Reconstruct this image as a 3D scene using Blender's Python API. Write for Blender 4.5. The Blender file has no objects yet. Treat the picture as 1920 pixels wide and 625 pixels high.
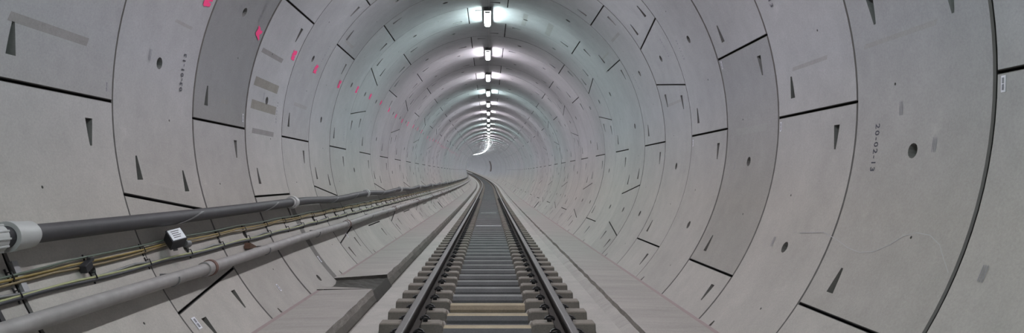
import bpy, bmesh, math, random
from mathutils import Vector, Matrix
from mathutils.geometry import delaunay_2d_cdt

# ------------------------------------------------------------------ camera
scene = bpy.context.scene
COL = scene.collection
cam_d = bpy.data.cameras.new('camera'); cam = bpy.data.objects.new('camera', cam_d); COL.objects.link(cam)
F_PX = 1323.0
cam_d.sensor_width = 36; cam_d.lens = F_PX / 1920 * 36
cam_d.shift_x = 43 / 1920; cam_d.shift_y = 22.5 / 1920
cam_d.clip_start = 0.05; cam_d.clip_end = 1000
cam.location = (0.035, 0, -0.64); cam.rotation_euler = (math.pi / 2, 0, 0)
scene.camera = cam
# ------------------------------------------------------------------ world and exposure
world = bpy.data.worlds.new('world'); scene.world = world; world.use_nodes = True
bg = world.node_tree.nodes['Background']; bg.inputs[0].default_value = (0.80, 0.86, 1.0, 1); bg.inputs[1].default_value = 0.10
vs = scene.view_settings
vs.view_transform = 'Standard'; vs.look = 'None'; vs.exposure = 1.38; vs.gamma = 1.0; vs.use_curve_mapping = False
LAMP_POWER = 64.0
LAMP_TINTS = [(0.80, 1.0, 0.97), (1.0, 0.93, 0.98), (0.97, 0.95, 1.0)]
scene.cycles.max_bounces = 8; scene.cycles.diffuse_bounces = 6

# ------------------------------------------------------------------ the tunnel's line
R = 3.1            # inner radius
RW = 1.6           # width of one ring
T0 = 4.27          # where ring 0 starts
U = 360 / 22.0
_path = {}
def _build_path():
    x = y = 0.0; ds = 0.5; s = -20.0; y = -20.0
    while s < 400:
        h = max(0.0, s - 75) / 1400.0
        _path[round(s * 2)] = (x, y, h)
        x -= math.sin(h) * ds; y += math.cos(h) * ds; s += ds
_build_path()
def centre(t):
    k = math.floor(t * 2); f = t * 2 - k
    a = _path[k]; b = _path[k + 1]
    z = max(0.0, t - 20) ** 2 / (2 * 5300.0)
    return a[0] + (b[0] - a[0]) * f, a[1] + (b[1] - a[1]) * f, z, a[2] + (b[2] - a[2]) * f
def XZ(t, x, z):
    """cross-section coordinates (x right, z up from the tunnel axis) at distance t"""
    cx, cy, cz, h = centre(t)
    return Vector((cx + x * math.cos(h), cy + x * math.sin(h), cz + z))
def AR(t, a, r):
    a = math.radians(a); z = r * math.cos(a)
    if z > 0: z *= 1.012
    return XZ(t, r * math.sin(a), z)
def sight_angle(m, r):
    """angle of the line on the left wall seen with slope m below the camera, at radius r"""
    cx, cz = 0.035, -0.64
    A = 1 + m * m; B = 2 * (-cx + -m * cz * -1 * -1) ; B = 2 * (-cx - m * cz); C = cx * cx + cz * cz - r * r
    X = (-B + math.sqrt(B * B - 4 * A * C)) / (2 * A)
    return math.degrees(math.atan2(cx - X, cz - m * X))

# ------------------------------------------------------------------ materials
def new_mat(name):
    m = bpy.data.materials.new(name); m.use_nodes = True
    nt = m.node_tree; return m, nt, nt.nodes['Principled BSDF']
def simple(name, col, rough=0.6, metal=0.0, noise=0.12, scale=14.0, bump=0.0, emit=None):
    m, nt, p = new_mat(name)
    p.inputs['Roughness'].default_value = rough; p.inputs['Metallic'].default_value = metal
    n = nt.nodes.new('ShaderNodeTexNoise'); n.inputs['Scale'].default_value = scale; n.inputs['Detail'].default_value = 4
    g = nt.nodes.new('ShaderNodeNewGeometry'); nt.links.new(g.outputs['Position'], n.inputs['Vector'])
    mix = nt.nodes.new('ShaderNodeMix'); mix.data_type = 'RGBA'
    mix.inputs[6].default_value = (*[c * (1 - noise) for c in col], 1); mix.inputs[7].default_value = (*[min(1, c * (1 + noise)) for c in col], 1)
    nt.links.new(n.outputs[0], mix.inputs[0]); nt.links.new(mix.outputs[2], p.inputs['Base Color'])
    if bump:
        b = nt.nodes.new('ShaderNodeBump'); b.inputs['Strength'].default_value = bump; b.inputs['Distance'].default_value = 0.02
        nt.links.new(n.outputs[0], b.inputs['Height']); nt.links.new(b.outputs[0], p.inputs['Normal'])
    if emit:
        p.inputs['Emission Color'].default_value = (*emit[0], 1); p.inputs['Emission Strength'].default_value = emit[1]
    return m

def concrete(name, base, warm, tone_attr=True, streak=True, contrast=0.16, rough=0.72, stretch=None):
    """cast concrete: soft blotches, fine speckle, a dusty warmer cast low down, faint formwork bands, pin holes"""
    m, nt, p = new_mat(name); N = nt.nodes; L = nt.links
    p.inputs['Roughness'].default_value = rough; p.inputs['Specular IOR Level'].default_value = 0.35
    g = N.new('ShaderNodeNewGeometry')
    src = g.outputs['Position']
    if stretch:
        mp = N.new('ShaderNodeMapping'); mp.inputs['Scale'].default_value = stretch; L.new(src, mp.inputs[0]); src2 = mp.outputs[0]
    else: src2 = src
    def noise(sc, det, rg=0.55, s=src2):
        n = N.new('ShaderNodeTexNoise'); n.inputs['Scale'].default_value = sc; n.inputs['Detail'].default_value = det; n.inputs['Roughness'].default_value = rg
        L.new(s, n.inputs['Vector']); return n.outputs[0]
    def math_(op, a, b, clamp=False):
        q = N.new('ShaderNodeMath'); q.operation = op; q.use_clamp = clamp
        for i, v in enumerate((a, b)):
            if isinstance(v, (int, float)): q.inputs[i].default_value = v
            else: L.new(v, q.inputs[i])
        return q.outputs[0]
    big = noise(0.9, 5); mid = noise(4.5, 5, 0.6); fine = noise(55, 4, 0.8, src)
    v = math_('MULTIPLY_ADD', big, contrast * 2.2); v.node.inputs[2].default_value = 1 - contrast * 1.1
    v2 = math_('MULTIPLY_ADD', mid, contrast * 1.8); v2.node.inputs[2].default_value = 1 - contrast * 0.9
    v3 = math_('MULTIPLY_ADD', fine, contrast * 3.2); v3.node.inputs[2].default_value = 1 - contrast * 1.6
    tot = math_('MULTIPLY', math_('MULTIPLY', v, v2), v3)
    sm = noise(2.6, 6, 0.75)
    sr = N.new('ShaderNodeMapRange'); sr.inputs['From Min'].default_value = 0.60; sr.inputs['From Max'].default_value = 0.74
    sr.inputs['To Min'].default_value = 1.0; sr.inputs['To Max'].default_value = 1.13; L.new(sm, sr.inputs['Value']); tot = math_('MULTIPLY', tot, sr.outputs[0])
    if tone_attr:
        at = N.new('ShaderNodeAttribute'); at.attribute_name = 'tone'; tot = math_('MULTIPLY', tot, at.outputs['Fac'])
    # dust cast: position below the spring line
    sx = N.new('ShaderNodeSeparateXYZ'); L.new(src, sx.inputs[0])
    mr = N.new('ShaderNodeMapRange'); mr.inputs['From Min'].default_value = 0.5; mr.inputs['From Max'].default_value = -0.9
    L.new(sx.outputs['Z'], mr.inputs['Value'])
    cm = N.new('ShaderNodeMix'); cm.data_type = 'RGBA'; cm.inputs[6].default_value = (*base, 1); cm.inputs[7].default_value = (*warm, 1)
    L.new(mr.outputs[0], cm.inputs[0])
    vm = N.new('ShaderNodeVectorMath'); vm.operation = 'SCALE'; L.new(cm.outputs[2], vm.inputs[0]); L.new(tot, vm.inputs['Scale'])
    L.new(vm.outputs[0], p.inputs['Base Color'])
    b = N.new('ShaderNodeBump'); b.inputs['Strength'].default_value = 0.12; b.inputs['Distance'].default_value = 0.01
    L.new(mid, b.inputs['Height']); L.new(b.outputs[0], p.inputs['Normal'])
    return m

M_WALL = concrete('lining_concrete', (0.355, 0.36, 0.38), (0.385, 0.362, 0.336))
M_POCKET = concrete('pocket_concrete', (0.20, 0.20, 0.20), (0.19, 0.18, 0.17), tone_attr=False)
M_GASKET = simple('black_gasket', (0.015, 0.013, 0.012), 0.9)
M_EDGE = simple('joint_edge', (0.12, 0.113, 0.11), 0.9)
M_STAIN = concrete('damp_stain', (0.25, 0.245, 0.245), (0.23, 0.22, 0.21), tone_attr=False, contrast=0.2)
M_STAINB = concrete('brown_stain', (0.24, 0.232, 0.21), (0.25, 0.23, 0.20), tone_attr=False, contrast=0.3)
M_STAINL = concrete('light_stain', (0.31, 0.31, 0.31), (0.30, 0.30, 0.29), tone_attr=False)
M_STRIP = concrete('leak_band', (0.16, 0.15, 0.14), (0.16, 0.15, 0.14), tone_attr=False, contrast=0.3)
M_PINK = simple('pink_spray_paint', (0.95, 0.05, 0.24), 0.7, noise=0.1)
M_INK = simple('stamp_ink', (0.06, 0.06, 0.08), 0.8, noise=0.5, scale=60)
M_INKF = simple('faded_ink', (0.22, 0.22, 0.25), 0.8, noise=0.4, scale=60)
M_TAG = simple('white_sticker', (0.72, 0.72, 0.78), 0.5, noise=0.03)
M_CHALK = simple('chalk', (0.40, 0.39, 0.40), 0.9, noise=0.15, scale=30)
M_BENCH = concrete('bench_concrete', (0.35, 0.328, 0.306), (0.35, 0.328, 0.306), tone_attr=False, contrast=0.22, stretch=(0.5, 4, 1))
M_SLAB = concrete('slab_concrete', (0.40, 0.38, 0.355), (0.40, 0.38, 0.355), tone_attr=False, contrast=0.2)
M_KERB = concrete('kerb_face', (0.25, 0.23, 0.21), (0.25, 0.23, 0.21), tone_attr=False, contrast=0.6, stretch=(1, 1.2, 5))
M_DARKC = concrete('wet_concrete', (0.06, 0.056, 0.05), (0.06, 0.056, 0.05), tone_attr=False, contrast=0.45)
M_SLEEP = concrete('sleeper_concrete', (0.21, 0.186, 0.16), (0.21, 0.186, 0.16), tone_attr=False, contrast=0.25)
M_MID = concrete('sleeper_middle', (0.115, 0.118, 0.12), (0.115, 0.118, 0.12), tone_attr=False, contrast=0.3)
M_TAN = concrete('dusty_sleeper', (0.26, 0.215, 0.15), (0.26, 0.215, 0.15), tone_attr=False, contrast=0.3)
M_SIDE = concrete('shaded_sleeper_side', (0.13, 0.12, 0.105), (0.13, 0.12, 0.105), tone_attr=False, contrast=0.3)  # shade of the sleeper sides put into the colour; also the kerb's dark foot
M_MIDTOP = concrete('lit_grey_top', (0.17, 0.17, 0.165), (0.17, 0.17, 0.165), tone_attr=False, contrast=0.3)  # tops of the sleeper middles, light from above put into the colour
M_TANTOP = concrete('lit_dusty_tan_top', (0.36, 0.30, 0.20), (0.36, 0.30, 0.20), tone_attr=False, contrast=0.3)  # tan dust, paler than the sides with light from above in the colour
M_REDLINE = simple('faded_red_line', (0.33, 0.265, 0.26), 0.9, noise=0.1, scale=8)
M_RAILTOP = simple('rail_running_surface', (0.14, 0.13, 0.13), 0.55, 0.4, noise=0.12, scale=6)
M_RAIL = simple('rail_rust_dark', (0.028, 0.021, 0.018), 0.9, 0.0, noise=0.3, scale=20)
M_CLIP = simple('clip_black_steel', (0.02, 0.02, 0.022), 0.45, 0.5)
M_PIPE = simple('dark_hose', (0.05, 0.048, 0.053), 0.58, 0.0, noise=0.35, scale=5, bump=0.2)
M_PVC = simple('grey_plastic', (0.44, 0.44, 0.44), 0.45, noise=0.12)
M_STEELP = simple('dusty_steel_pipe', (0.30, 0.285, 0.28), 0.6, 0.1, noise=0.3, scale=7, bump=0.2)
M_RUST = simple('rusty_collar', (0.16, 0.09, 0.075), 0.8, noise=0.4, scale=30)
M_STRAP = simple('galvanised_strap', (0.20, 0.20, 0.205), 0.5, 0.3)
M_GALV = simple('galvanised_steel', (0.34, 0.34, 0.35), 0.5, 0.4)
M_CY = simple('yellow_sheath', (0.25, 0.18, 0.05), 0.5, noise=0.3, scale=9)
M_CT = simple('tan_sheath', (0.20, 0.15, 0.075), 0.5, noise=0.3, scale=9)
M_CG = simple('green_sheath', (0.09, 0.12, 0.09), 0.5, noise=0.2)
M_CGY = simple('green_yellow_sheath', (0.33, 0.34, 0.17), 0.5, noise=0.2)
M_CK = simple('black_sheath', (0.03, 0.03, 0.035), 0.5)
M_BOX = simple('black_box', (0.025, 0.025, 0.03), 0.5)
M_PLATE = simple('bright_label', (0.85, 0.87, 0.92), 0.35, 0.0, noise=0.02)
M_HOUS = simple('lamp_housing', (0.10, 0.10, 0.10), 0.5)
M_ENDC = simple('lamp_end_cap', (0.10, 0.085, 0.08), 0.5)
M_VOID = simple('dark_opening', (0.012, 0.012, 0.012), 0.9)
M_WOOD = simple('brown_wood', (0.11, 0.06, 0.04), 0.8, noise=0.3, scale=30)
M_BAR = simple('pale_bar', (0.5, 0.5, 0.53), 0.4)
M_LAMP = [simple('lamp_glow_%d' % i, (0.9, 0.9, 0.9), 0.4, noise=0, emit=(c, LAMP_POWER)) for i, c in enumerate(LAMP_TINTS)]

# ------------------------------------------------------------------ helpers
def link(o, parent=None):
    COL.objects.link(o)
    if parent is not None: o.parent = parent
    return o
def mesh_obj(name, verts, faces, mats, idx=None, parent=None, smooth=None, loc=None):
    me = bpy.data.meshes.new(name); me.from_pydata([tuple(v) for v in verts], [], faces)
    if not isinstance(mats, (list, tuple)): mats = [mats]
    for m in mats: me.materials.append(m)
    if idx: me.polygons.foreach_set('material_index', idx)
    if smooth is True: me.polygons.foreach_set('use_smooth', [True] * len(me.polygons))
    elif smooth: me.polygons.foreach_set('use_smooth', smooth)
    me.update()
    o = bpy.data.objects.new(name, me)
    if loc is not None: o.location = loc
    return link(o, parent)
def tag(o, label=None, cat=None, group=None, kind=None):
    if label: o['label'] = label
    if cat: o['category'] = cat
    if group: o['group'] = group
    if kind: o['kind'] = kind
    return o
def empty(name, loc=(0, 0, 0), rz=0.0):
    o = bpy.data.objects.new(name, None); o.location = loc; o.rotation_euler = (0, 0, rz); o.empty_display_size = 0.1
    return link(o)
class MB:
    def __init__(s): s.v = []; s.f = []; s.m = []; s.sm = []
    def add(s, vs_, fs_, mi=0, smooth=False):
        b = len(s.v); s.v += [Vector(v) for v in vs_]
        for f in fs_: s.f.append([b + i for i in f]); s.m.append(mi); s.sm.append(smooth)
    def box(s, c, d, mi=0, rot=None, bevel=0.0):
        bm = bmesh.new(); bmesh.ops.create_cube(bm, size=1)
        for v in bm.verts: v.co = Vector((v.co.x * d[0], v.co.y * d[1], v.co.z * d[2]))
        if bevel: bmesh.ops.bevel(bm, geom=list(bm.edges), offset=bevel, segments=2, affect='EDGES', profile=0.5)
        M = Matrix.Translation(Vector(c)) @ (rot.to_4x4() if rot is not None else Matrix.Identity(4))
        bm.transform(M); bm.verts.index_update()
        s.add([v.co.copy() for v in bm.verts], [[v.index for v in f.verts] for f in bm.faces], mi); bm.free()
    def tube(s, pts, r, n=10, mi=0, cap=True, smooth=True):
        pts = [Vector(p) for p in pts]; rr = r if isinstance(r, (list, tuple)) else [r] * len(pts)
        up = None; rings = []
        for i, p in enumerate(pts):
            t = (pts[min(i + 1, len(pts) - 1)] - pts[max(i - 1, 0)])
            if t.length < 1e-9: t = Vector((0, 1, 0))
            t.normalize()
            if up is None: up = Vector((0, 0, 1)) if abs(t.z) < 0.9 else Vector((1, 0, 0))
            a = t.cross(up); 
            if a.length < 1e-6: a = t.orthogonal()
            a.normalize(); b = a.cross(t).normalized(); up = b
            rings.append([p + (a * math.cos(2 * math.pi * k / n) + b * math.sin(2 * math.pi * k / n)) * rr[i] for k in range(n)])
        vs_ = [v for q in rings for v in q]
        fs_ = [[i * n + k, i * n + (k + 1) % n, (i + 1) * n + (k + 1) % n, (i + 1) * n + k] for i in range(len(pts) - 1) for k in range(n)]
        s.add(vs_, fs_, mi, smooth)
        if cap:
            s.add(rings[0], [list(range(n))], mi); s.add(rings[-1], [list(range(n))[::-1]], mi)
    def build(s, name, mats, parent=None, loc=None):
        o = mesh_obj(name, s.v, s.f, mats, s.m, parent, s.sm, loc)
        bm = bmesh.new(); bm.from_mesh(o.data); bmesh.ops.recalc_face_normals(bm, faces=bm.faces); bm.to_mesh(o.data); bm.free()
        return o

def ts(t0, t1, near=0.8, far=4.0):
    """stations along the tunnel, denser near the camera"""
    out = [t0]; t = t0
    while t < t1 - 1e-6:
        t = min(t1, t + (near if t < 40 else (1.6 if t < 120 else far))); out.append(t)
    return out
def extrude(name, prof, t0, t1, mats, idx=None, closed=True, near=0.8, rough=0.0, jag=(), **kw):
    """sweep a cross-section profile [(x, z)] along the tunnel"""
    S = ts(t0, t1, near); n = len(prof); jr = random.Random(3)
    V = []
    for t in S:
        jx, jz = jr.uniform(-rough, rough), jr.uniform(-rough, rough) * .6
        V += [XZ(t, x + (jx if i in jag else 0), z + (jz if i in jag else 0)) for i, (x, z) in enumerate(prof)]; F = []; I = []
    m = n if closed else n - 1
    for i in range(len(S) - 1):
        for k in range(m):
            F.append([i * n + k, i * n + (k + 1) % n, (i + 1) * n + (k + 1) % n, (i + 1) * n + k]); I.append(idx[k] if idx else 0)
    if closed:
        F.append(list(range(n))[::-1]); F.append([(len(S) - 1) * n + k for k in range(n)]); I += [idx[0] if idx else 0] * 2
    return mesh_obj(name, V, F, mats, I, **kw)

# ------------------------------------------------------------------ the concrete lining, ring by ring
KEYS = {0: 3, 1: -8, 2: 6, 3: -5}
def joints_of(n):
    """slots (k) of the joints of ring n and the slot where its key stone starts"""
    if n == 2: key = 0
    elif n == 3: key = 11
    else: key = KEYS[n % 4]
    ks = [key + 1 + 3 * i for i in range(8)]        # key ... then seven long segments
    return key, ks
def ang(k): return 8.18 + U * k
rnd = random.Random(11)
TONES = {(2, -65): 0.68, (2, 98): 0.80, (3, -81): 1.10, (0, -65): 0.93, (1, -81): 1.0, (1, 65): 1.04, (0, 98): 0.92, (3, 65): 1.0, (4, 65): 0.97}
STAINS = {  # ring: [(angle a, angle b, y0, y1 within ring, material)]
    0: [(-83.0, -81.8, 0.28, 1.2, 5), (81.9, 82.6, 0.5, 1.45, 8)],
    3: [(-71.2, -70.0, 0.12, 1.05, 5), (-79.2, -77.0, 0.16, 1.2, 6), (-84.8, -82.6, 0.16, 1.25, 6), (-90.7, -89.4, 0.25, 1.2, 5), (-140, -108, 1.36, 1.57, 7)],
    7: [(15, 17, 0.2, 1.4, 8), (26, 28.5, 0.2, 1.4, 8)],
    2: [(90.5, 92.0, 0.3, 1.3, 8), (-85.5, -84.6, 0.75, 1.0, 5)], 4: [(-80.5, -79.4, 0.5, 1.3, 8), (78.8, 79.6, 0.4, 1.2, 8)],
    1: [(81.4, 82.1, 0.45, 1.2, 8), (-74, -73.4, 0.9, 1.3, 8)], 5: [(-55, -54, 0.3, 1.0, 8), (50, 51, .5, 1.3, 8)], 6: [(52, 52.8, .4, 1.3, 8)],
}
AMIN, AMAX = -150.0, 150.0
def pt(a, y, r, t0): return AR(t0 + y, a, r)
def build_ring(n, detail=True):
    t0 = T0 + RW * n
    mb = MB(); tones = []
    key, ks = joints_of(n)
    lo = rnd.uniform(-0.003, 0.003)
    col = 2.5 if n < 14 else 5.0
    gy, ch = (0.0035, 0.014) if n < 4 else ((0.002, 0.009) if n < 10 else (0.0015, 0.007))                      # half gap between rings, chamfer
    segs = [(key, key + 1, True)] + [(k, k + 3, False) for k in ks[:7]]
    def put(vs_, fs_, mi, sm, tone):
        mb.add(vs_, fs_, mi, sm); tones.extend([tone] * len(vs_))
    for (k0, k1, iskey) in segs:
        a0, a1 = ang(k0), ang(k1)
        while a0 > 180: a0 -= 360; a1 -= 360
        while a0 < -180: a0 += 360; a1 += 360
        for sh in (0, -360):
            b0, b1 = a0 + sh, a1 + sh
            if b1 < AMIN or b0 > AMAX: continue
            # key stones widen towards the camera
            sl0 = sl1 = 0.0
            if iskey: sl0, sl1 = -2.0, 2.0
            if k0 == key + 1: sl0 = 2.0
            if (k1 - key) % 22 == 0: sl1 = -2.0
            g = 0.17        # half gap between segments in degrees
            def border(inset):
                gi = g + math.degrees(inset * .45 / R); yi = gy + inset
                def A0(y): return max(b0 + sl0 * (1 - 2 * y / RW) + gi, AMIN)
                def A1(y): return min(b1 + sl1 * (1 - 2 * y / RW) - gi, AMAX)
                ya, yb = yi, RW - yi; nn = max(2, int((b1 - b0) / col))
                P = [(A0(ya) + (A1(ya) - A0(ya)) * i / nn, ya) for i in range(nn + 1)]
                P += [(A1(ya + (yb - ya) * j / 3), ya + (yb - ya) * j / 3) for j in (1, 2)]
                P += [(A1(yb) + (A0(yb) - A1(yb)) * i / nn, yb) for i in range(nn + 1)]
                P += [(A0(yb + (ya - yb) * j / 3), yb + (ya - yb) * j / 3) for j in (1, 2)]
                return P
            Pi, Po = border(ch), border(0.0)
            r0 = R + lo + rnd.uniform(-0.002, 0.002)
            ca = (b0 + b1) / 2
            tone = rnd.uniform(0.93, 1.07)
            for (rn, ra), tv in TONES.items():
                if rn == n and abs(ra - ca) < 14: tone = tv
            m = len(Pi)
            if m and Pi[0][0] > Pi[len(Pi) // 2][0] + 40: continue
            # pockets and grout hole as outlines in (angle, y)
            holes = []
            if detail:
                hw = 0.050
                def pocket(js, yc, sgn):
                    # wide deep end near the joint, tapering away
                    w = math.degrees(hw / R); L0, L1 = 3.1, 7.1
                    aa = [js + sgn * L0, js + sgn * L1]
                    lp = [(aa[0], yc - hw), (aa[1], yc - hw * 0.28), (aa[1], yc + hw * 0.28), (aa[0], yc + hw)]
                    holes.append(('p', lp, sgn))
                for (js, sgn, sl) in ((b0, 1, sl0), (b1, -1, sl1)):
                    if iskey: continue
                    keyside = (k0 == key + 1 and sgn == 1) or ((k1 - key) % 22 == 0 and sgn == -1)
                    ys = (0.34, 1.24) if keyside else ((0.34,) if sgn == 1 else (1.24,))
                    for yc in ys:
                        jj = js + sl * (1 - 2 * yc / RW)
                        if AMIN + 9 < jj < AMAX - 9: pocket(jj, yc, sgn)
                if AMIN + 5 < ca < AMAX - 5:
                    rr = 0.056 if abs(ca) < 150 else .04
                    holes.append(('h', [(ca + math.degrees(rr / R) * math.cos(q), 0.78 + rr * math.sin(q)) for q in [2 * math.pi * i / 14 for i in range(14)]], 0))
                if not iskey and n < 12:      # small lifting pin hole
                    for da, yy in ((-9.5, 1.05), (11.5, 0.55)):
                        aa = ca + da
                        if AMIN + 5 < aa < AMAX - 5:
                            rr = 0.012
                            holes.append(('h', [(aa + math.degrees(rr / R) * math.cos(q), yy + rr * math.sin(q)) for q in [2 * math.pi * i / 6 for i in range(6)]], 0))
            SC = math.radians(1) * R
            V2 = [Vector((a * SC, y)) for a, y in Pi]; E2 = [(i, (i + 1) % m) for i in range(m)]
            half = len(Pi) // 2; nn = (m - 4) // 2 - 1
            for i in range(1, nn): E2.append((i, nn + 3 + (nn - i)))
            polys = []
            for kind, lp, sg in holes:
                q = [Vector((a * SC, y)) for a, y in lp]; b = len(V2); V2 += q
                E2 += [(b + i, b + (i + 1) % len(q)) for i in range(len(q))]; polys.append((q, -1))
            for (sa, sb, y0, y1, mi) in STAINS.get(n, []) if detail else []:
                sa_, sb_ = max(sa, b0 + 0.5), min(sb, b1 - 0.5)
                if sb_ <= sa_: continue
                sk = 0.25 if mi != 7 else 0
                q = [Vector((sa_ * SC, y0)), Vector((sb_ * SC, y0 + sk * .1)), Vector((sb_ * SC, y1)), Vector((sa_ * SC, y1 - sk * .1))]
                b = len(V2); V2 += q; E2 += [(b + i, b + (i + 1) % 4) for i in range(4)]; polys.append((q, mi))
            res = delaunay_2d_cdt(V2, E2, [list(range(m))], 1, 1e-5)
            VV, FF = res[0], res[2]
            def inside(c, q):
                r_ = False; j = len(q) - 1
                for i in range(len(q)):
                    if (q[i].y > c.y) != (q[j].y > c.y) and c.x < (q[j].x - q[i].x) * (c.y - q[i].y) / (q[j].y - q[i].y) + q[i].x: r_ = not r_
                    j = i
                return r_
            W3 = [pt(v.x / SC, v.y, r0, t0) for v in VV]
            fw = {}
            for f in FF:
                c = (VV[f[0]] + VV[f[1]] + VV[f[2]]) / 3; mi = 0
                for q, k_ in polys:
                    if inside(c, q): mi = k_; 
                    if mi == -1: break
                if mi >= 0: fw.setdefault(mi, []).append(list(f))
            base = len(mb.v); mb.v += W3; tones.extend([tone] * len(W3))
            for mi, fl in fw.items():
                for f in fl: mb.f.append([base + i for i in f]); mb.m.append(mi); mb.sm.append(True)
            # chamfer and side walls
            vi = [pt(a, y, r0, t0) for a, y in Pi]; vo = [pt(a, y, r0 + (0.010 if n < 8 else .004), t0) for a, y in Po]
            vd = [pt(a, y, r0 + 0.10, t0) for a, y in Po]
            q1 = [[i, (i + 1) % m, m + (i + 1) % m, m + i] for i in range(m)]
            put(vi + vo, q1, 3 if n < 6 else 1, False, tone); put(vo + vd, q1, 2, False, tone)
            # pocket walls
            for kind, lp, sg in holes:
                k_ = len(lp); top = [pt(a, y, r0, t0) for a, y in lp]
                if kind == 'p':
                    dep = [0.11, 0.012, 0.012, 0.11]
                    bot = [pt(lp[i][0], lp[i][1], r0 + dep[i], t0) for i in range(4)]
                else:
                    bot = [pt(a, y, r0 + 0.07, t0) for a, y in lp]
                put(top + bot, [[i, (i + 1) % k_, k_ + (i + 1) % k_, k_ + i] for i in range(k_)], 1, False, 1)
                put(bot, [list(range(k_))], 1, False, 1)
    # dark packing behind the joints
    A = [AMIN + i * 5 for i in range(61)]
    put([pt(a, y, R + 0.085, t0) for a in A for y in (0, RW)], [[2 * i, 2 * i + 1, 2 * i + 3, 2 * i + 2] for i in range(60)], 2, False, 1)
    o = mesh_obj('tunnel_wall', mb.v, mb.f, [M_WALL, M_POCKET, M_GASKET, M_EDGE, M_EDGE, M_STAIN, M_STAINB, M_STRIP, M_STAINL], mb.m, None, mb.sm)
    at = o.data.attributes.new('tone', 'FLOAT', 'POINT'); at.data.foreach_set('value', tones)
    tag(o, kind='structure')
    return o

RINGS = {}
for n in range(-9, 66):
    RINGS[n] = build_ring(n, detail=(-3 <= n < 26))
# far end of the tunnel: plain rings with a groove at each joint
def far_lining(n0, n1):
    A = [-150 + i * 6 for i in range(51)]; V = []; F = []; I = []; tn = []
    for n in range(n0, n1):
        t0 = T0 + RW * n; tone = rnd.uniform(0.94, 1.06)
        rows = [(0.0, R + .01), (0.008, R + .01), (0.012, R), (RW - .002, R), (RW, R + .01)]
        b = len(V)
        for y, r in rows: V += [AR(t0 + y, a, r) for a in A]; tn += [tone] * len(A)
        for j in range(4):
            for i in range(50):
                F.append([b + j * 51 + i, b + j * 51 + i + 1, b + (j + 1) * 51 + i + 1, b + (j + 1) * 51 + i]); I.append(1 if j == 0 else 0)
    o = mesh_obj('tunnel_wall', V, F, [M_WALL, M_GASKET], I, None, [i == 0 for i in I])
    at = o.data.attributes.new('tone', 'FLOAT', 'POINT'); at.data.foreach_set('value', tn); tag(o, kind='structure')
far_lining(66, 215)

# ---- marks on the lining (children of their ring)
def bent(t, a, u, v, r=R - 0.004):
    """u metres clockwise, v metres along the tunnel"""
    return AR(t + v, a + math.degrees(u / R), r)
def stroke(mb, pts, t, a, w):
    pts = [Vector(p) for p in pts]
    for p, q in zip(pts[:-1], pts[1:]):
        d = (q - p); 
        if d.length < 1e-6: continue
        nrm = Vector((-d.y, d.x)).normalized() * w / 2; e = d.normalized() * w * 0.3
        c = [p - e + nrm, p - e - nrm, q + e - nrm, q + e + nrm]
        mb.add([bent(t, a, x.x, x.y) for x in c], [[0, 1, 2, 3]])
def text_mark(txt, t, a, size, mat, parent, name='date_stamp', flip=1):
    cu = bpy.data.curves.new(name, 'FONT'); cu.body = txt; cu.size = size; cu.align_x = 'CENTER'; cu.resolution_u = 2
    cu.space_character = 1.25; cu.offset = 0.0015
    ob = bpy.data.objects.new(name, cu); COL.objects.link(ob)
    dg = bpy.context.evaluated_depsgraph_get(); me = bpy.data.meshes.new_from_object(ob.evaluated_get(dg))
    V = [bent(t, a, v.co.x, -v.co.y * flip) for v in me.vertices]; F = [list(p.vertices) for p in me.polygons]
    bpy.data.objects.remove(ob)
    o = mesh_obj(name, V, F, mat, None, parent)
    return o
for n in range(0, 40):                       # pink spray numbers on each ring's left shoulder
    mb = MB(); q = random.Random(n * 7 + 3)
    a = -67.6 if n < 6 else (-65.5 + 0.8 * math.sin(n)); y = T0 + RW * (n + 0.90) - (0.03 if n != 4 else 0.30)
    if n == 0: continue
    for c in range(2):
        off = (c - 0.5) * 0.07
        pts = []
        for s in range(12):
            pts.append((off + q.uniform(-0.038, 0.038), -0.075 + 0.15 * (s % 5) / 4 + q.uniform(-0.012, 0.012)))
        stroke(mb, pts, y, a, 0.026)
    mb.build('spray_paint_number', M_PINK, RINGS[n])
for n, txt, a, sgn in ((0, '20-02-13', 97.4, 1), (1, '03-01-13', -82, 1), (2, '12-01-13', -62, 1), (3, '29-12-12', -84, 1), (4, '18-01-13', -62, 1),
                       (4, '06-01-13', 63.5, 1), (3, '25-11-12', 66.5, 1), (5, '11-01-13', 67, 1), (1, '14-01-13', 66, 1), (6, '09-01-13', -84, 1)):
    text_mark(txt, T0 + RW * n + (1.30 if n != 4 or a < 0 else 0.35), a, 0.085 if n < 3 else 0.07, M_INK if n < 2 else M_INKF, RINGS[n])
def bars(n, a, y, parent, w=0.05, mat=M_INKF):   # small stamped frame beside the grout hole
    mb = MB(); 
    for i in range(3): stroke(mb, [(-w, i * 0.018), (w, i * 0.018)], T0 + RW * n + y, a, 0.006)
    mb.build('inspection_stamp', mat, parent)
for n, a, y in ((0, 97.6, 0.52), (1, -81, 0.55), (2, -65, 0.6), (3, -81, 0.6), (1, 114, 1.05), (2, 99, 1.2), (0, 92.2, 0.95), (-1, 112.5, 1.35)): bars(n, a, y, RINGS[n])
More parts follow.
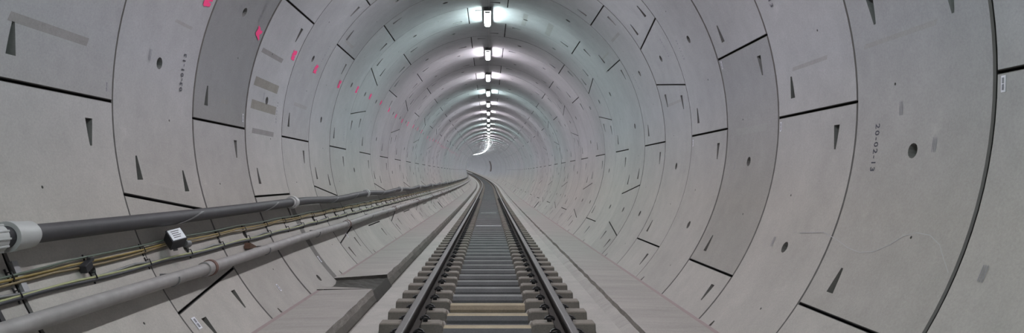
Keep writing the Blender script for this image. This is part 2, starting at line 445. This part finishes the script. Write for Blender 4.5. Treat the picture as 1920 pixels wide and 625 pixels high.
def sticker(n, a, y, w=0.05, h=0.085, name='white_sticker', rot=0.0):
    t = T0 + RW * n + y; mb = MB()
    c = []
    for sx, sy in ((-1, -1), (1, -1), (1, 1), (-1, 1)):
        u, v = sx * h / 2, sy * w / 2
        c.append((u * math.cos(rot) - v * math.sin(rot), u * math.sin(rot) + v * math.cos(rot)))
    mb.add([bent(t, a, *p) for p in c] + [bent(t, a, *p, r=R - .0005) for p in c], [[0, 1, 2, 3], [0, 1, 5, 4], [1, 2, 6, 5], [2, 3, 7, 6], [3, 0, 4, 7]])
    for i in range(2):
        q = [(x * 0.35 + (i - .5) * h * .4, y_ * 0.5) for x, y_ in c]
        mb.add([bent(t, a, *p, r=R - .006) for p in q], [[0, 1, 2, 3]], 1)
    mb.build(name, [M_TAG, M_INKF], RINGS[n])
for n, a, y in ((-1, 91.4, 1.53), (2, 75.2, 1.50), (1, 91.8, 1.53), (0, -88.0, 1.5), (2, -87.6, 1.5), (3, 92, 1.52), (6, 58, 1.5)): sticker(n, a, y, 0.035, 0.10)
for n, a, y, w, h in ((2, -128.3, 0.80, 0.05, 0.10), (3, -126.5, 1.44, 0.055, 0.11), (1, -127.3, 0.16, 0.07, 0.12), (5, -123, 0.8, 0.05, 0.1)): sticker(n, a, y, w, h)
# chalk scribble on the near right wall
mb = MB()
pix = [(1500, 437), (1545, 436), (1570, 450), (1590, 465), (1612, 474), (1640, 472), (1668, 460), (1695, 443), (1720, 437), (1745, 442), (1763, 460), (1770, 485), (1779, 512)]
def pix_to_ta(x, y, vx=917, vy=335, cx=.035, cz=-.64):
    a = x - vx; b = vy - y; A = a * a + b * b; B = 2 * (a * cx + b * cz); C = cx * cx + cz * cz - R * R
    k = (-B + math.sqrt(B * B - 4 * A * C)) / (2 * A); return F_PX * k, math.degrees(math.atan2(cx + a * k, cz + b * k))
ta = [pix_to_ta(*p) for p in pix]
stroke(mb, [(math.radians(a - 110) * R, t - 5) for t, a in ta], 5, 110, 0.006)
mb.build('chalk_line', M_CHALK, RINGS[0])

# ------------------------------------------------------------------ slab, benches, kerbs
ZS = -2.22
# floor: slab, with a darker strip between the rails, gutters at both sides
slab = extrude('floor', [(-1.385, ZS - .3), (-1.385, ZS), (-0.46, ZS), (-0.44, ZS - .035), (0.474, ZS - .035), (0.494, ZS), (1.40, ZS), (1.40, ZS - .3)], -10, 340,
               [M_SLAB, M_MID], [0, 0, 0, 1, 0, 0, 0, 0])
tag(slab, kind='structure')
JL, JR = -2.262, 2.262
bl_prof = [(-1.52, -2.105), (-1.50, -2.185), (-1.462, -2.26), (-1.465, -2.5), (-1.9, -2.55), (-2.35, -2.35), (-2.33, -2.13), (-2.20, -2.125)]
def bench_l(t0, t1):
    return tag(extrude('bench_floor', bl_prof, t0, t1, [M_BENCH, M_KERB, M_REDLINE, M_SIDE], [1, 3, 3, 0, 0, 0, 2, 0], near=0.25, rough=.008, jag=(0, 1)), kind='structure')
bench_l(-10, 9.38); bench_l(10.77, 340)
gut = extrude('floor_gutter', [(-1.52, -2.285), (-1.38, -2.285), (-1.38, -2.34), (-1.52, -2.34)], -10, 340, M_KERB); tag(gut, kind='structure')
br_prof = [(1.53, -2.11), (1.525, -2.165), (1.47, -2.19), (1.39, -2.235), (1.39, -2.5), (1.9, -2.55), (2.35, -2.35), (2.33, -2.13), (2.20, -2.125)]
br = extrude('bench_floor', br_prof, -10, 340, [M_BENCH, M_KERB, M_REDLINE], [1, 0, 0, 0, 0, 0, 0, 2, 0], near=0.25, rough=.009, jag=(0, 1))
tag(br, kind='structure')
# break in the left bench: dark hollow that narrows towards the wall
def notch():
    ka, kb, wa, wb = 9.38, 10.77, 9.66, 10.42; V = []; F = []; I = []
    def q(ps, mi): b = len(V); V.extend(XZ(*p) for p in ps); F.append([b + i for i in range(len(ps))]); I.append(mi)
    xk, xw = -1.52, -2.30; zt, zb = -2.115, -2.20
    q([(ka, xk, -2.105), (ka, xw, zt), (wa, xw, zt)], 0); q([(kb, xk, -2.105), (wb, xw, zt), (kb, xw, zt)], 0)
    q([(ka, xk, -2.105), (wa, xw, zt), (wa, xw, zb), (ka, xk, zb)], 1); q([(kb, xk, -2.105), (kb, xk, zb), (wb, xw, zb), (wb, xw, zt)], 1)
    n = 12; rr = random.Random(5); g = []
    for i in range(n + 1):
        for j in range(n + 1):
            u, w = i / n, j / n; a = ka + (kb - ka) * w; b = wa + (wb - wa) * w
            g.append(XZ(a + (b - a) * u, xk + 0.0 + (xw - xk) * u, -2.155 - 0.03 * math.sin(math.pi * w) + rr.uniform(-.008, .008)))
    b0 = len(V); V.extend(g)
    for i in range(n):
        for j in range(n):
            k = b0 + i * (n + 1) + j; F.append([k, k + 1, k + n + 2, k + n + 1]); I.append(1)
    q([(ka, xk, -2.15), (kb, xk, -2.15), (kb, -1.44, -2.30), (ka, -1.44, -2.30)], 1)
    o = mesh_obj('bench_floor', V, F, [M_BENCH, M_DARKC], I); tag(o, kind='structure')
notch()

# ------------------------------------------------------------------ openings low on the walls
def slot(t, a0, a1, w=0.15):
    V = []; 
    for r in (R - 0.012, R + 0.05):
        V += [AR(t - w / 2, a0, r), AR(t + w / 2, a0, r), AR(t + w / 2, a1, r), AR(t - w / 2, a1, r)]
    F = [[0, 1, 2, 3], [4, 7, 6, 5], [0, 4, 5, 1], [1, 5, 6, 2], [2, 6, 7, 3], [3, 7, 4, 0]]
    return mesh_obj('drain_slot', V, F, M_VOID)
side = {35: 'first of the row', 65: 'second of the row', 95: 'third of the row', 125: 'fourth of the row'}
for t in (35, 65, 95, 125):
    for s, nm in ((-1, 'left, pipe-side'), (1, 'right, bare')):
        o = slot(t, s * 125.8, s * 133.0)
        tag(o, 'narrow black drain slot low on the %s wall, %s' % (nm, side[t]), 'drain slot')
# tall dark recess in the right wall beyond the bend
V = []; F = []
AA = [62 + i * 5 for i in range(10)]
for r in (R - .03, R + .1):
    for a in AA: V += [AR(158, a, r), AR(163, a, r)]
for i in range(9):
    F.append([2 * i, 2 * i + 1, 2 * i + 3, 2 * i + 2]); k = 20; F.append([k + 2 * i, k + 2 * i + 2, k + 2 * i + 3, k + 2 * i + 1])
    F.append([2 * i, 2 * i + 2, k + 2 * i + 2, k + 2 * i]); F.append([2 * i + 1, k + 2 * i + 1, k + 2 * i + 3, 2 * i + 3])
tag(mesh_obj('door_1', V, F, simple('passage_dark', (0.09, 0.07, 0.07), 0.8)), kind='structure')

# ------------------------------------------------------------------ rails
TX = 0.017; ZR = -1.95
def rail(side, label):
    c = TX + side * 0.75
    h = [(-.033, 0), (-.025, .003), (.025, .003), (.033, 0), (.036, -.012), (.036, -.035), (.012, -.05), (.008, -.09), (.010, -.135), (.075, -.158), (.075, -.170),
         (-.075, -.170), (-.075, -.158), (-.010, -.135), (-.008, -.09), (-.012, -.05), (-.036, -.035), (-.036, -.012)]
    idx = [1, 1, 1] + [0] * 14 + [0]
    idx[3] = 1; idx[17] = 1
    o = extrude('rail', [(c + x, ZR + z) for x, z in h], -8, 335, [M_RAIL, M_RAILTOP], idx, near=1.6)
    tag(o, label, 'rail', 'running rails'); return o
rail(-1, 'dark steel left-hand rail, the one nearer the wall pipes'); rail(1, 'dark steel right-hand rail, the one farther from the pipes')

# ------------------------------------------------------------------ sleepers
ZT = -2.12 - ZS      # block top above slab
def sleeper_mesh(name, mid, top):
    # stations across: x, top z (relative to block top), half width at top, half width at bottom
    st = [(-1.107, -.012, .080, .118), (-1.095, 0, .093, .125), (-.50, 0, .093, .125), (-.465, -.012, .088, .125), (-.45, -.055, .085, .120),
          (.45, -.055, .085, .120), (.465, -.012, .088, .125), (.50, 0, .093, .125), (1.095, 0, .093, .125), (1.107, -.012, .080, .118)]
    V = []; F = []; I = []
    for x, z, a, b in st:
        V += [(x, -b, -.15), (x, -b, -.10), (x, -a - .006, z - .012), (x, -a + .004, z), (x, a - .004, z), (x, a + .006, z - .012), (x, b, -.10), (x, b, -.15)]
    n = 8
    for i in range(len(st) - 1):
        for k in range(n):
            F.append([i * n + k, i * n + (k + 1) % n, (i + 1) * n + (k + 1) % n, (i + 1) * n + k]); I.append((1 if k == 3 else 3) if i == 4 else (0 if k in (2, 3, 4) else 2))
    F.append(list(range(n))); F.append([(len(st) - 1) * n + k for k in range(n)][::-1]); I += [0, 0]
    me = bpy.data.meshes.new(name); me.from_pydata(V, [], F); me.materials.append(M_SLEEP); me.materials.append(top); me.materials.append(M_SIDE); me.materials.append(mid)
    me.polygons.foreach_set('material_index', I); me.update()
    bm = bmesh.new(); bm.from_mesh(me); bmesh.ops.recalc_face_normals(bm, faces=bm.faces); bm.to_mesh(me); bm.free()
    return me
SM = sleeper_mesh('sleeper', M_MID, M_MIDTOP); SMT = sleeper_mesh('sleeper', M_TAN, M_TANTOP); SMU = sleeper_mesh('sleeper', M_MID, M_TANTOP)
def clip_mesh(s):
    """sprung clip on one side of the rail: bent round bar with its cast shoulder"""
    mb = MB()
    mb.box((s * .115, 0, .018), (.05, .06, .036), 0, bevel=.006)
    p = [(s * .062, -.03, .028), (s * .10, -.045, .055), (s * .145, -.05, .045), (s * .165, -.02, .035), (s * .15, .02, .05), (s * .11, .045, .066), (s * .07, .05, .045), (s * .06, .03, .028), (s * .09, .01, .035), (s * .12, 0, .03)]
    mb.tube(p, .011, 6)
    me = mb.build('rail_clip', M_CLIP)
    d = me.data; bpy.data.objects.remove(me); return d
CL = {1: clip_mesh(1), -1: clip_mesh(-1)}
t = 7.20 + 0.10 - 0.652 * 2; k = 0
while t < 195:
    cx, cy, cz, h = centre(t)
    p = XZ(t, TX, -2.12)
    tan = k in (2, 3, 4)
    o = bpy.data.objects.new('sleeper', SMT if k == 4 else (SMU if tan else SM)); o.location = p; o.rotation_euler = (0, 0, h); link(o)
    if tan: tag(o, {2: 'concrete sleeper with tan dust on its middle, first fully in view at the bottom', 3: 'concrete sleeper with tan dusty middle, second from the bottom of the view',
                    4: 'concrete sleeper with tan dusty middle, beyond it all middles are grey'}[k], 'sleeper', 'dusty tan sleepers nearest the camera')
    else: tag(o, 'grey concrete sleeper under the rails with darker bluish middle', 'sleeper', 'grey concrete sleepers along the track')
    if t < 48:
        for rs in (-1, 1):
            for s in (-1, 1):
                c = bpy.data.objects.new('rail_clip', CL[s]); link(c, o); c.location = (rs * .75, 0, 0); c.scale = (.95, .85, .82)
    k += 1; t += 0.652
# pale bar lying across the middle, and a fainter one further on
for t, x0, x1, lab, mt in ((22.6, -.38, .42, 'thin pale bar lying across the sleepers between the rails', M_BAR), (31.0, -.33, .36, 'faint grey strip lying across the sleepers beyond the pale bar', M_PVC)):
    mb = MB(); mb.box((0, 0, .012), (x1 - x0, .10, .024), 0, bevel=.004)
    o = mb.build('flat_bar', mt, None, XZ(t, (x0 + x1) / 2, -2.12 - .055 + .001)); tag(o, lab, 'bar')

# ------------------------------------------------------------------ lamps under the crown
def lamp_parts(tint):
    h = MB(); h.box((0, 0, -.040), (.165, 1.40, .080), 0, bevel=.008)
    hm = h.build('housing', M_HOUS)
    d = MB(); prof = [(-.062, -.081), (-.064, -.105), (-.056, -.124), (-.03, -.131), (.03, -.131), (.056, -.124), (.064, -.105), (.062, -.081)]
    n = len(prof); V = [(x, y, z) for y in (-.67, .67) for x, z in prof]
    d.add(V, [[k, (k + 1) % n, n + (k + 1) % n, n + k] for k in range(n)]); d.add(V[:n], [list(range(n))], 1); d.add(V[n:], [list(range(n))[::-1]], 1)
    dm = d.build('diffuser', [M_LAMP[tint], M_PVC])
    e = MB(); e.tube([(0, .79, -.0), (0, .79, -.085)], .032, 10); e.tube([(0, .79, -.085), (0, .79, -.095)], [.03, .015], 10); em = e.build('sensor', M_ENDC)
    out = [o.data for o in (hm, dm, em)]
    for o in (hm, dm, em): bpy.data.objects.remove(o)
    return out
LP = [lamp_parts(i) for i in range(3)]
TSEQ = {0: 0, 1: 1, 2: 1, 3: 0, 4: 2, 5: 1, 6: 2, 7: 0, 8: 1}
words = ['first', 'second', 'third', 'fourth', 'fifth', 'sixth', 'seventh', 'eighth']
for i in range(-6, 54):
    t = 16.22 + 4.8 * i
    if t < -9: continue
    _, _, _, h = centre(t)
    slope = max(0.0, t - 20) / 5300.0
    e = empty('ceiling_lamp', XZ(t, 0, R * 1.012 - .005), h); e.rotation_euler = (math.atan(slope), 0, h)
    ti = TSEQ.get(i, i % 3)
    for nm, me in zip(('housing', 'diffuser', 'sensor'), LP[ti]):
        c = bpy.data.objects.new(nm, me); link(c, e)
    if 0 <= i < 8:
        tag(e, 'lit white tube lamp under the crown, %s in view from the top of the photo' % words[i], 'lamp', 'tube lamps along the crown')
    elif i < 0: tag(e, 'lit white tube lamp under the crown above the photographer, out of view', 'lamp', 'tube lamps overhead')
    else: tag(e, 'lit white tube lamp far down the row under the crown, merging into a line', 'lamp', 'far tube lamps along the crown')
# feed cable clipped along the crown
mb = MB(); mb.tube([XZ(t, .035, R * 1.012 - .022) for t in ts(-8, 260, 1.6)], .007, 6)
tag(mb.build('crown_cable', M_PVC), 'thin grey feed cable clipped along the crown beside the lamps', 'cable')

# ------------------------------------------------------------------ pipes on the left wall
def wall_run(m, r, t, dm=0.0, off=0.0):
    """point of a run at sight slope m, radius r, distance t, lowered by dm metres"""
    a = sight_angle(m, r); x = r * math.sin(math.radians(a)); z = r * math.cos(math.radians(a))
    return XZ(t, x + off, z - dm)
TE = 300
JH = [-1.9, 4.15, 10.1, 16.2, 22.3, 28.4, 34.5, 40.6, 46.7, 52.8, 58.9]
def hose_sag(t):
    for a, b in zip(JH[:-1], JH[1:]):
        if a <= t <= b:
            u = (t - a) / (b - a); amp = 0.01 if b < 11 else 0.032
            return amp * math.sin(math.pi * u) - (0.01 * math.sin(3 * math.pi * u) if b > 11 else 0)
    return 0.0
RH = 0.060
HR = R - RH - 0.085
def hp(t): return wall_run(0.1215, HR, t, hose_sag(t))
def fine(a, b, st=.25):
    n = max(1, int((b - a) / st)); return [a + (b - a) * i / n for i in range(n + 1)]
hose = empty('water_hose', hp(4.0))
tag(hose, 'thick dark grey hose along the left wall, uppermost of the pipes, joined by pale couplings', 'hose')
def child(mb, name, mats, root):
    o = mb.build(name, mats); o.parent = root; o.matrix_parent_inverse = Matrix.Identity(4)
    for v in o.data.vertices: v.co -= root.location
    return o
mb = MB(); mb.tube([hp(t) for t in fine(-8, 62, .3) + ts(63, TE)], RH, 18); child(mb, 'hose_body', M_PIPE, hose)
for i, tj in enumerate(JH):
    if tj < 0: continue
    mb = MB(); big = i == 1
    k = 1.0
    def sec(a, b, r0, r1=None, mi=0): mb.tube([hp(tj + a * k), hp(tj + b * k)], [r0, r1 or r0], 36, mi)
    if big:
        sec(-.70, -.42, RH + .018); sec(-.42, -.30, RH + .030); sec(-.30, -.12, RH + .032, RH + .028); sec(-.12, -.03, RH + .006, mi=1); sec(-.03, .02, RH + .032); sec(.02, .17, RH + .028, RH + .024); sec(.17, .20, RH + .024, RH + .008)
        for q in range(12):
            an = 2 * math.pi * q / 12; c = hp(tj - .2) + Vector((math.cos(an), 0, math.sin(an))) * (RH + .029)
            mb.box(c, (.012, .17, .012), 0, bevel=.003)
    else:
        sec(-.10, -.03, RH + .012); sec(-.03, .05, RH + .03); sec(.05, .14, RH + .022, RH + .015)
    o = child(mb, 'coupling', [M_PVC, M_BOX], hose); o['label'] = 'pale grey plastic coupling'
for tb in [6.45, 8.9, 12.6, 14.6, 18.4, 20.6]:
    mb = MB()
    V = []; N_ = 14
    for q in range(N_ + 1):
        u = q / N_; an = math.radians(35 - 150 * u)
        for dt, rr in ((-.035, RH + .003), (.035, RH + .003), (.035, RH + .006), (-.035, RH + .006)):
            c = hp(tb + .38 - .76 * u + dt); V.append(c + Vector((math.cos(an) * rr, 0, math.sin(an) * rr)))
    mb.add(V, [[q * 4 + k, q * 4 + (k + 1) % 4, q * 4 + 4 + (k + 1) % 4, q * 4 + 4 + k] for q in range(N_) for k in range(4)])
    o = child(mb, 'strap', M_STRAP, hose)
# lower steel pipe
RP = 0.055; PR = R - RP - 0.075
def pp(t): return wall_run(0.318, PR, t, 0.006 * math.sin(t * 1.1))
pipe = empty('steel_pipe', pp(4.0)); tag(pipe, 'dusty grey steel pipe along the left wall, lowest of the pipes and cables', 'pipe')
mb = MB(); mb.tube([pp(t) for t in fine(-8, 62, .5) + ts(63, TE)], RP, 18); child(mb, 'pipe_body', M_STEELP, pipe)
for tj in (6.6, 13.0, 19.4, 25.8, 32.2, 38.6, 45.0):
    mb = MB(); mb.tube([pp(tj - .13), pp(tj - .02)], RP + .014, 20); mb.tube([pp(tj - .02), pp(tj + .03)], RP + .022, 20, 1); mb.tube([pp(tj + .03), pp(tj + .10)], RP + .010, 20)
    o = child(mb, 'coupling', [M_STEELP, M_RUST], pipe); o['label'] = 'steel coupling with a rusty collar'
for tb in fine(3.4, 52, 2.4):
    mb = MB(); c = pp(tb)
    pts = [c + Vector((math.cos(q) * (RP + .004), 0, math.sin(q) * (RP + .004))) for q in [math.radians(a) for a in range(-200, 30, 20)]]
    mb.tube(pts, .008, 6); mb.box(c + Vector((-RP - .02, 0, .03)), (.05, .03, .03)); child(mb, 'pipe_hook', M_STRAP, pipe)

# ------------------------------------------------------------------ cables
def cable(name, m, off, r, mat, label, t0=-6.0, t1=150.0, wob=0.012, ph=0.0, fix=None):
    def c(t):
        mm = m(t) if callable(m) else m
        return wall_run(mm, R - off * .45 - r, t, wob * abs(math.sin((t + ph) * math.pi / 1.6)))
    mb = MB(); mb.tube([c(t) for t in fine(t0, min(t1, 40), .2) + ([x for x in ts(41, t1)] if t1 > 41 else [])], r, 8)
    o = mb.build(name, mat); tag(o, label, 'cable', 'cables strung along the left wall'); return c
BT = 6.25
def dip(t, a, b): return a + (b - a) * max(0.0, min(1.0, (BT - t) / 1.6))
cable('yellow_cable', lambda t: dip(t, .200, .2085), .045, .009, M_CY, 'yellow cable along the left wall, entering the black box', wob=.012)
cable('tan_cable', lambda t: dip(t, .207, .217), .040, .009, M_CT, 'tan brown cable just under the yellow one on the left wall', wob=.018, ph=.2)
cable('green_cable', lambda t: dip(t, .188, .203) + (-.006 if 4 < t < 6 else 0) * math.sin((t - 4) * 1.57), .045, .008, M_CG, 'thin dark green cable, topmost of the cables on the left wall', wob=.010)
cable('earth_cable', .2475, .045, .010, M_CGY, 'pale green and yellow earth cable between yellow cable and steel pipe', wob=.014, ph=.1)
cable('black_cable', .253, .030, .014, M_CK, 'black cable just under the pale green and yellow earth cable', wob=.014, ph=.3)
cable('grey_cable', .242, .030, .010, M_STRAP, 'thin grey cable running just above the green and yellow earth cable', wob=.030, ph=.8)
# cable cleats
for i, tb in enumerate(fine(2.6, 34, .8)):
    for j, m in enumerate((.207, .249)):
        a = sight_angle(m, R); mb = MB()
        A_ = [AR(tb, a + .55, R - .003), AR(tb, a + .45, R - .040), AR(tb, a - .45, R - .040), AR(tb, a - .55, R - .003)]
        mb.tube(A_, .005, 6); mb.tube([AR(tb, a + 1.0, R - .007), AR(tb, a - 1.0, R - .007)], .007, 4)
        o = mb.build('cable_cleat', M_CLIP)
        tag(o, 'small dark cleat holding the %s cables to the left wall' % ('yellow and tan' if j == 0 else 'green and yellow earth'), 'cleat',
            'cleats on the upper cables' if j == 0 else 'cleats on the lower cables')
def strut(t, m0, m1, w, mat, label):
    mb = MB(); a0, a1 = sight_angle(m0, R), sight_angle(m1, R); n = 6
    V = []
    for i in range(n + 1):
        a = a0 + (a1 - a0) * i / n
        V += [AR(t - w / 2, a, R - .002), AR(t + w / 2, a, R - .002), AR(t + w / 2, a, R - .022), AR(t - w / 2, a, R - .022)]
    F = [[i * 4 + k, i * 4 + (k + 1) % 4, (i + 1) * 4 + (k + 1) % 4, (i + 1) * 4 + k] for i in range(n) for k in range(4)] + [[0, 1, 2, 3], [n * 4 + k for k in (3, 2, 1, 0)]]
    mb.add(V, F); o = mb.build('support_strut', mat); tag(o, label, 'strut')
strut(4.30, .175, .262, .05, M_GALV, 'pale steel strut on the left wall behind the cables near the big coupling')
strut(4.00, .13, .30, .035, M_CLIP, 'dark steel strut on the left wall under the big pale coupling')
# junction box with label, gland and short stub
bp = Vector((-2.71, 6.2, -1.13))
box = empty('junction_box', bp, 0.0); tag(box, 'small black junction box with bright white label, hung on the cables under the hose', 'junction box')
e1, e2 = Vector((.06, .11, .02)), Vector((.085, -.07, -.075)); nb = Vector((.42, -.38, .82)).normalized()
def slab_on(u0, u1, v0, v1, w0, w1, name, mat):
    m_ = MB(); c = [e1 * u + e2 * v for u, v in ((u0, v0), (u1, v0), (u1, v1), (u0, v1))]
    m_.add([p + nb * w1 for p in c] + [p + nb * w0 for p in c], [[0, 1, 2, 3], [7, 6, 5, 4], [0, 4, 5, 1], [1, 5, 6, 2], [2, 6, 7, 3], [3, 7, 4, 0]])
    return m_.build(name, mat, box)
slab_on(-.56, .56, -.56, .56, -.10, -.015, 'box_body', M_BOX)
slab_on(-.60, .60, -.60, .60, -.015, -.004, 'box_lid', M_BOX)
o = slab_on(-.52, .52, -.52, .52, -.004, .002, 'label_plate', M_PLATE); o['label'] = 'bright white label'
for q in range(4): slab_on(-.34, .3 - .1 * (q % 2), -.36 + q * .2, -.28 + q * .2, .002, .003, 'label_print', M_STRAP)
mb = MB(); mb.tube([(-.04, .05, -.08), (-.03, .05, -.15)], .02, 10); mb.tube([(.03, .09, -.09), (.04, .16, -.10)], .032, 12); mb.build('cable_gland', M_STRAP, box)
# second small fitting on the cables and a brown wedge resting on the steel pipe
fp = wall_run(.219, R - .05, 4.93)
mb = MB(); mb.box((0, 0, 0), (.05, .09, .06), 0, rot=Matrix.Rotation(.4, 3, 'X'), bevel=.006); mb.box((.0, .05, .045), (.03, .05, .03), 0, bevel=.004)
tag(mb.build('cable_clamp', M_BOX, None, fp), 'small dark clamp on the yellow cable between near strut and black box', 'clamp')
wp = wall_run(.278, R - .03, 8.15)
mb = MB(); V = [(.05, -.14, -.03), (.05, .13, -.035), (.05, -.12, .035), (-.02, -.14, -.03), (-.02, .13, -.035), (-.02, -.12, .035)]
mb.add(V, [[0, 1, 2], [5, 4, 3], [0, 3, 4, 1], [1, 4, 5, 2], [2, 5, 3, 0]])
tag(mb.build('timber_wedge', M_WOOD, None, wp), 'brown timber wedge stuck above the steel pipe on the left wall', 'wedge')
